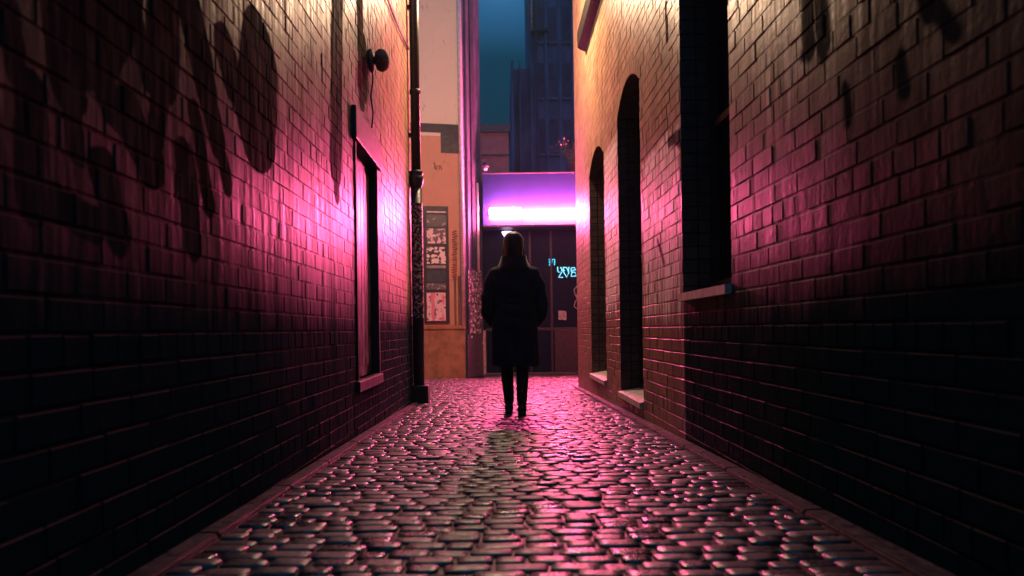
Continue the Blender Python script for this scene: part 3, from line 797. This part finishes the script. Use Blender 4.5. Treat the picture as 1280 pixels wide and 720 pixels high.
# straggly plant on top of the sign
pp = at(716, 215, YF-.1)
pl = empty('potted_plant', (pp.x, YF-.1, fz1+.03), 'straggly dry plant on top of the violet sign by the brick corner', 'plant')
mb = MB(); lf = MB(); rp = random.Random(9)
mb.lathe([(.10,0),(.13,.16),(.14,.17)], (pp.x, YF-.1, fz1+.03), 14); mb.build('pot', M['soffit'], pl); mb = MB()
for k in range(16):
    a = rp.uniform(0, 2*PI); pts = [Vector((pp.x, YF-.1, fz1+.18))]
    dv = Vector((math.cos(a)*.35, math.sin(a)*.25, 1)).normalized()
    for i in range(6):
        dv = (dv + Vector((rp.gauss(0,.25), rp.gauss(0,.25), rp.gauss(0,.15)))).normalized(); pts.append(pts[-1]+dv*.11)
        for _ in range(3):
            c_ = pts[-1]+Vector((rp.gauss(0,.03), rp.gauss(0,.03), rp.gauss(0,.03))); u = Vector((rp.gauss(0,1),rp.gauss(0,1),rp.gauss(0,1))).normalized()*.028; w = u.cross(Vector((rp.random(),rp.random(),1))).normalized()*.014
            lf.quad([c_-u, c_+w, c_+u, c_-w])
    mb.tube(pts, [.007-.001*i for i in range(7)], 5)
mb.build('stems', M['twig'], pl); lf.build('leaves', M['leaf'], pl)

# ------------------------------------------------------------------ behind: rose block and tower
Yb = 20.5
zt = at(615, 166, Yb).z; zt2 = at(615, 156, Yb).z
x0, x1 = -2.6, at(636, 190, Yb).x
rb = empty('rendered_building', ((x0+x1)/2, Yb+2, 0), 'flat roofed rose coloured building seen above the violet sign', 'building')
mb = MB(); mb.box((x0, Yb, -.5), (x1, Yb+4, zt)); mb.build('wall', M['pinkblock'], rb)
mb = MB(); mb.box((x0-.05, Yb-.08, zt+.002), (x1+.05, Yb+4, zt2)); mb.box((x0, Yb-.05, at(615,194,Yb).z-.02), (x1, Yb-.002, at(615,194,Yb).z+.02)); mb.build('coping', M['coping'], rb)
Yt = 25.0
tw = empty('tower', (2.5, Yt+3, 0), 'tall dark blue stone tower with vertical piers rising behind the brick corner', 'tower')
xA, xB = at(640, 200, Yt).x, at(664, 40, Yt).x
mb = MB(); mb.box((xA, Yt+.3, -.5), (xB+.3, Yt+6, at(650, 82, Yt).z)); mb.box((xB, Yt, -.5), (7, Yt+6, 17)); mb.build('wall', M['tower'], tw)
zled = at(670, 38, Yt).z
rt = random.Random(2)
for xp, w, dpt in ((640.5,2.5,.42),(650,1.5,.36),(664,3,.14),(671,2.2,.3),(683,2.5,.22),(700,3,.16),(716,3,.25)):
    xx = at(xp, 200, Yt).x; ww = w*Yt/F
    zt_ = at(650,80,Yt).z if xp < 655 else 17.05
    mb = MB(); mb.bbox((xx, Yt-dpt+.1, -.4), (xx+ww, Yt+.29 if xp < 655 else Yt-.001, zt_+.03), .02); mb.build('pier', M['tower'] if xp != 671 else M['towerd'], tw)
for xp, w in ((674.5, 7), (687.5, 10.5), (704.5, 10)):
    xx = at(xp, 200, Yt).x; ww = w*Yt/F; z = 5.0
    while z < 16:
        mb = MB(); mb.box((xx, Yt-.02, z), (xx+ww, Yt-.004, z+1.25)); mb.build('window', M['towerd'], tw)
        mb = MB(); mb.bbox((xx-.02, Yt-.09, z-.10), (xx+ww+.02, Yt-.005, z-.02), .01); mb.build('sill', M['tower'], tw)
        z += 2.05
mb = MB(); mb.bbox((xB-.02, Yt-.25, zled-.12), (xB+.62, Yt+.1, zled), .03); mb.build('ledge', M['towerd'], tw)
mb = MB(); mb.tube([at(664.5, 38, Yt-.3), at(663.5, -60, Yt-.3)], .05, 10); mb.build('downpipe', simple('grey metal pipe', (.35,.4,.45), .35, .4), tw)
# house walls closing the cross lane on both sides and the street behind
for x0, x1, y0, y1, hh, lab in ((-11, -5.0, YL+.3, YC+3, 7, 'plain brown brick house closing the cross lane on the cream building side'),(4.7, 10, YR+.2, YF+4, 7, 'plain brown brick house closing the cross lane behind the tan brick building')):
    hb = empty('brick_house', ((x0+x1)/2, (y0+y1)/2, 0), lab, 'house')
    mb = MB(); mb.box((x0,y0,-.5),(x1,y1,hh)); mb.build('wall', M['roof2'], hb)
    mb = MB(); mb.box((x0-.1,y0-.1,hh+.002),(x1+.1,y1+.1,hh+.15)); mb.build('roof', M['roof'], hb)

# ------------------------------------------------------------------ street lamp (warm) above the lane
ly_, lz_ = 8.8, 5.25
sl = empty('street_lamp', (XR-.01, ly_, lz_+.35), 'amber lit street lamp on a curved arm high on the tan brick wall', 'street lamp')
mb = MB(); mb.tube([(XR-.012,ly_,lz_+.1),(XR-.25,ly_,lz_+.42),(XR-.7,ly_,lz_+.5),(XR-1.1,ly_,lz_+.38),(XR-1.15,ly_,lz_+.2)], .025, 12); mb.box((XR-.02,ly_-.07,lz_-.02),(XR-.004,ly_+.07,lz_+.25)); mb.build('arm', M['iron'], sl)
mb = MB(); mb.lathe([(.17,0),(.16,.03),(.08,.14),(.03,.2)], (XR-1.15, ly_, lz_+.02), 20); mb.build('lamp_shade', M['iron'], sl)
mb = MB(); mb.lathe([(.02,-.10),(.055,-.07),(.06,-.02),(.03,.0)], (XR-1.15, ly_, lz_+.0), 16); bulb = mb.build('bulb', M['warmbulb'], sl)
ld = bpy.data.lights.new('amber', 'POINT'); ld.energy = 520; ld.color = (1, .64, .39); ld.shadow_soft_size = .09
lo = bpy.data.objects.new('amber_light', ld); col.objects.link(lo); lo.location = (XR-1.15, ly_, lz_-.2)

# ------------------------------------------------------------------ person
FX, FY = .115, 6.36
FZ = gz(FY)+.006
pe = empty('person', (FX, FY, FZ), 'person seen from behind in a long dark coat walking away down the wet lane', 'person')
def ell(bm, c, r, seg=20):
    bmesh.ops.create_uvsphere(bm, u_segments=seg, v_segments=seg//2+2, radius=1, matrix=Matrix.Translation(c) @ Matrix.Diagonal((*r, 1)))
def cap(bm, pts, rs_, n=14, flat=1.0):
    mb = MB(); mb.tube(pts, rs_, n)
    b = [bm.verts.new(v) for v in mb.v]
    for f_ in mb.f: bm.faces.new([b[i] for i in f_])
    for p, r in ((pts[0], rs_[0]), (pts[-1], rs_[-1])): ell(bm, p, (r, r, r), 12)
def loft(bm, rings, n=32, e=.8):
    prev = None; first = None
    for (z, rx, ry, cx, cy) in rings:
        vs = []
        for k in range(n):
            a = 2*PI*k/n; ca, sa = math.cos(a), math.sin(a)
            vs.append(bm.verts.new((cx+rx*math.copysign(abs(ca)**e, ca), cy+ry*math.copysign(abs(sa)**e, sa), z)))
        if prev:
            for k in range(n): bm.faces.new((prev[k], prev[(k+1)%n], vs[(k+1)%n], vs[k]))
        else: first = vs
        prev = vs
    bm.faces.new(list(reversed(first))); bm.faces.new(prev)
def remesh(name, bm, mat, voxel, smooth_it=4, parent=pe, edit=None):
    me = bpy.data.meshes.new(name+'_tmp'); bmesh.ops.recalc_face_normals(bm, faces=bm.faces[:]); bm.to_mesh(me); bm.free()
    o = bpy.data.objects.new(name+'_tmp', me); col.objects.link(o)
    m = o.modifiers.new('r', 'REMESH'); m.mode = 'VOXEL'; m.voxel_size = voxel
    s_ = o.modifiers.new('s', 'SMOOTH'); s_.iterations = smooth_it; s_.factor = .5
    dg = bpy.context.evaluated_depsgraph_get(); me2 = bpy.data.meshes.new_from_object(o.evaluated_get(dg))
    bpy.data.objects.remove(o)
    me2.name = name; me2.materials.clear(); me2.materials.append(mat)
    if edit:
        for v in me2.vertices: v.co = edit(v.co.copy())
    me2.polygons.foreach_set('use_smooth', [True]*len(me2.polygons))
    ob = bpy.data.objects.new(name, me2); col.objects.link(ob)
    if parent: ob.parent = parent
    return ob
skin = simple('skin', (.42, .27, .20), .5, bump=.1, var=.08)
coatm = simple('dark wool coat', (.017, .021, .033), .8, bump=.5, nscale=9, var=.3, spec=.25)
furm = simple('dark collar cloth', (.016, .014, .020), .8, bump=.6, nscale=22, var=.3, spec=.3)
hairm = simple('dark brown hair', (.020, .012, .012), .38, bump=.8, nscale=30, stretch=(1,1,.12), var=.4)
for m_, w_ in ((coatm, .10), (furm, .9), (hairm, .5)):
    m_.node_tree.nodes['Principled BSDF'].inputs['Sheen Weight'].default_value = w_
    m_.node_tree.nodes['Principled BSDF'].inputs['Sheen Roughness'].default_value = .3
trous = simple('black trousers', (.010, .011, .013), .7, bump=.3)
boot = simple('black leather boots', (.012, .012, .012), .28, bump=.2)
V = Vector
# body
bm = bmesh.new()
hipL, hipR = V((-.095,0,.86)), V((.095,0,.86))
kneeL, kneeR = V((-.080,.085,.47)), V((.068,.03,.47))
ankL, ankR = V((-.062,.10,.09)), V((.056,-.06,.088))
for hp, kn, an in ((hipL,kneeL,ankL),(hipR,kneeR,ankR)):
    cap(bm, [hp, (hp+kn)/2, kn], [.085,.07,.05]); cap(bm, [kn, kn*.65+an*.35+V((0,-.012,0)), an], [.048,.052,.035])
    cap(bm, [an+V((0,-.03,-.045)), an+V((0,.14,-.055))], [.03,.028])
loft(bm, [(.82,.15,.10,0,0),(.92,.165,.11,0,0),(1.05,.13,.09,0,0),(1.2,.155,.10,0,0),(1.33,.17,.09,0,0),(1.38,.10,.07,0,0)])
cap(bm, [V((0,0,1.34)), V((0,.015,1.50))], [.055,.052])
ell(bm, (0,.03,1.60), (.076,.095,.108)); ell(bm, (0,.055,1.53), (.05,.06,.045))          # skull and jaw
cap(bm, [V((0,.118,1.61)), V((0,.142,1.575))], [.008,.013], 8)                            # nose
ell(bm, (0,.112,1.545), (.022,.014,.007), 10); ell(bm, (0,.112,1.536), (.019,.013,.007), 10)  # lips
ell(bm, (0,.108,1.622), (.055,.02,.010), 12)                                             # brow
for s_ in (-1, 1):
    ell(bm, (s_*.078,.03,1.59), (.010,.018,.030), 10)                                     # ears
    sh_, el, wr = V((s_*.185,0,1.315)), V((s_*.245,-.05,1.02)), V((s_*.205,.10,.86))
    cap(bm, [sh_, (sh_+el)/2, el], [.055,.048,.040]); cap(bm, [el, wr], [.040,.028])
    pw = wr+V((-s_*.02,.035,-.06))
    cap(bm, [wr, pw], [.028,.034])
    for i in range(4): cap(bm, [pw+V((-s_*.024+s_*.016*i,0,-.01)), pw+V((-s_*.03+s_*.016*i,.02,-.055+.004*abs(i-1))), pw+V((-s_*.04+s_*.014*i,.012,-.08+.005*abs(i-1)))], [.009,.0085,.0075], 8)
    cap(bm, [pw+V((-s_*.02,.01,.02)), pw+V((-s_*.055,.03,-.02))], [.011,.008], 8)
body = remesh('body', bm, skin, .007, 2)
for s_ in (-1, 1):
    mb = MB(); mb.lathe([(.001,-.011),(.008,-.008),(.0115,0),(.008,.008),(.001,.011)], None, 12, M=Matrix.Translation((s_*.031,.112,1.598)))
    e_ = mb.build('eye', simple('eye', (.5,.5,.5), .1, bump=0), pe, origin=(0,0,0))
# trousers
bm = bmesh.new()
loft(bm, [(.80,.165,.115,0,0),(.95,.172,.118,0,0),(1.0,.15,.11,0,0)])
for hp, kn, an in ((hipL,kneeL,ankL),(hipR,kneeR,ankR)):
    cap(bm, [hp, (hp+kn)/2, kn, kn*.6+an*.4+V((0,-.015,0)), an+V((0,0,.05))], [.098,.080,.060,.058,.048])
remesh('trousers', bm, trous, .010, 3)
# boots
for an in (ankL, ankR):
    bm = bmesh.new()
    cap(bm, [an+V((0,0,.12)), an+V((0,-.002,.02))], [.050,.045]); cap(bm, [an+V((0,-.02,-.03)), an+V((0,.075,-.04)), an+V((0,.165,-.052))], [.044,.043,.033])
    bmesh.ops.create_cube(bm, size=1, matrix=Matrix.Translation(an+V((0,-.035,-.068))) @ Matrix.Diagonal((.068,.06,.03,1)))
    bmesh.ops.create_cube(bm, size=1, matrix=Matrix.Translation(an+V((0,.09,-.078))) @ Matrix.Diagonal((.076,.19,.014,1)))
    remesh('boot', bm, boot, .007, 2)
# coat
bm = bmesh.new()
loft(bm, [(.455,.222,.150,0,0),(.62,.217,.150,0,0),(.80,.214,.150,0,0),(.95,.205,.142,0,-.005),(1.06,.196,.130,0,-.005),(1.18,.208,.134,0,-.01),(1.27,.222,.128,0,-.01),(1.345,.222,.112,0,-.005),(1.378,.17,.09,0,0),(1.41,.10,.08,0,.005)])
for s_ in (-1, 1):
    cap(bm, [V((s_*.182,-.005,1.318)), V((s_*.226,-.02,1.21)), V((s_*.250,-.045,1.09)), V((s_*.258,-.052,.985))], [.060,.060,.056,.052])
    cap(bm, [V((s_*.262,-.052,.985)), V((s_*.245,.02,.915)), V((s_*.205,.085,.865))], [.052,.051,.050])
def folds(co):
    x, y, z = co; a = math.atan2(y, x)
    w = .006*math.sin(a*9+z*3)*max(0, min(1, (1.0-z)/.5)) + .004*math.sin(z*38+a*3+1.3*math.sin(a*2))*(1 if z > .85 else .3)
    r = math.hypot(x, y) or 1
    if abs(z-.455) < .02 or r < .05: w *= .5
    return Vector((x+x/r*w, y+y/r*w, z+ (.006*math.sin(a*4) if z < .5 else 0)))
coat = remesh('coat', bm, coatm, .011, 3, edit=folds)
def child(mb, name, mat): return mb.build(name, mat, coat, origin=(0,0,0))
mb = MB(); mb.bbox((-.075,-.148,1.035),(.075,-.128,1.075), .006); child(mb, 'half_belt', coatm)
for x in (-.06,.06):
    mb = MB(); mb.tube([(x,-.153,1.055),(x,-.146,1.055)], .011, 12); child(mb, 'button', boot)
# big collar / hood lying round the neck
bm = bmesh.new()
loft(bm, [(1.30,.185,.122,0,-.012),(1.35,.186,.125,0,-.012),(1.385,.150,.120,0,-.010),(1.42,.132,.110,0,-.006),(1.45,.122,.104,0,0),(1.475,.118,.100,0,.004),(1.488,.098,.090,0,.004)], e=.95)
col_o = remesh('collar', bm, furm, .009, 3); col_o.parent = coat
# hair: long, tucked in the collar
bm = bmesh.new()
loft(bm, [(1.42,.078,.050,0,-.045),(1.50,.083,.060,0,-.038),(1.56,.092,.085,0,-.015),(1.61,.096,.100,0,.004),(1.65,.090,.096,0,.008),(1.68,.072,.080,0,.008),(1.698,.050,.056,0,.008),(1.708,.022,.026,0,.008)], e=.95)
for s_ in (-1,1): cap(bm, [V((s_*.068,.02,1.62)), V((s_*.080,.015,1.54)), V((s_*.082,.0,1.46))], [.028,.026,.024])
bmesh.ops.create_cube(bm, size=.001, matrix=Matrix.Translation((0,0,1.6)))
def hairfix(co):
    x, y, z = co
    if y > .085 and z < 1.66: y = .085 + (y-.085)*.1
    a = math.atan2(y, x); return Vector((x*(1+.012*math.sin(a*23)), y*(1+.012*math.sin(a*23)), z))
remesh('hair', bm, hairm, .007, 2, edit=hairfix)

hz = MB(); hz.box((-31, -13, -1.8), (31, 61, 18.5))  # thin haze added for glow round the tubes and lifted blacks
hzm = bpy.data.materials.new('added glow haze'); hzm.use_nodes = True
hzm.node_tree.nodes.remove(hzm.node_tree.nodes['Principled BSDF'])
pv = hzm.node_tree.nodes.new('ShaderNodeVolumePrincipled'); pv.inputs['Color'].default_value = (.28, .75, .9, 1); pv.inputs['Density'].default_value = .0009; pv.inputs['Anisotropy'].default_value = .3
hzm.node_tree.links.new(pv.outputs[0], hzm.node_tree.nodes['Material Output'].inputs['Volume'])
hzo = hz.build('haze', hzm); hzo['kind'] = 'stuff'
# ------------------------------------------------------------------ sky, moonlight, camera
w = bpy.data.worlds.new('World'); sc.world = w; w.use_nodes = True
nt = w.node_tree; bg = nt.nodes['Background']
sky = nt.nodes.new('ShaderNodeTexSky'); sky.sky_type = 'NISHITA'; sky.sun_disc = False
sky.sun_elevation = math.radians(-2.5); sky.sun_rotation = math.radians(150)
mx = nt.nodes.new('ShaderNodeMix'); mx.data_type = 'RGBA'; mx.blend_type = 'MULTIPLY'; mx.inputs[0].default_value = 1
nt.links.new(sky.outputs[0], mx.inputs[6]); mx.inputs[7].default_value = (.02, .36, .68, 1)
tc = nt.nodes.new('ShaderNodeTexCoord'); sx = nt.nodes.new('ShaderNodeSeparateXYZ'); nt.links.new(tc.outputs['Generated'], sx.inputs[0])
gr = nt.nodes.new('ShaderNodeValToRGB'); nt.links.new(sx.outputs[2], gr.inputs[0])
gr.color_ramp.elements[0].position = .15; gr.color_ramp.elements[0].color = (.006, .20, .40, 1)
gr.color_ramp.elements[1].position = 1.0; gr.color_ramp.elements[1].color = (1.7, 6.0, 9.0, 1)
e_ = gr.color_ramp.elements.new(.37); e_.color = (.014, .38, .66, 1)
e_ = gr.color_ramp.elements.new(.5); e_.color = (.35, 2.0, 4.2, 1)
nt.links.new(gr.outputs[0], mx.inputs[7])
nt.links.new(mx.outputs[2], bg.inputs[0]); bg.inputs[1].default_value = 1.0
sd = bpy.data.lights.new('moon', 'SUN'); sd.energy = .03; sd.angle = math.radians(.5); sd.color = (.6, .8, 1)
so = bpy.data.objects.new('moonlight', sd); col.objects.link(so); so.rotation_euler = (math.radians(35), 0, math.radians(150))

cd = bpy.data.cameras.new('camera'); cam = bpy.data.objects.new('camera', cd); col.objects.link(cam); sc.camera = cam
cd.sensor_width = 36; cd.lens = 24.0; cd.clip_end = 400; cd.clip_start = .02
cd.shift_x = (640-VX)/1280; cd.shift_y = (VY-360)/1280
cam.location = (0, 0, H)
cam.rotation_mode = 'QUATERNION'
# looking along +Y, rolled so that verticals lean to the upper left by ROLL
Rm = Matrix.Rotation(ROLL, 3, 'Y') @ Matrix.Rotation(PI/2, 3, 'X')
cam.rotation_quaternion = Rm.to_quaternion()
cd.dof.use_dof = True; cd.dof.focus_distance = 6.6; cd.dof.aperture_fstop = 2.2

sc.view_settings.view_transform = 'Standard'; sc.view_settings.look = 'None'
sc.view_settings.exposure = 0.12; sc.view_settings.gamma = 1
sc.cycles.use_denoising = True
try: sc.cycles.denoiser = 'OPENIMAGEDENOISE'
except Exception: pass
sc.cycles.max_bounces = 6; sc.cycles.diffuse_bounces = 3; sc.cycles.glossy_bounces = 3
sc.cycles.sample_clamp_indirect = 4.0
sc.cycles.caustics_reflective = False; sc.cycles.caustics_refractive = False
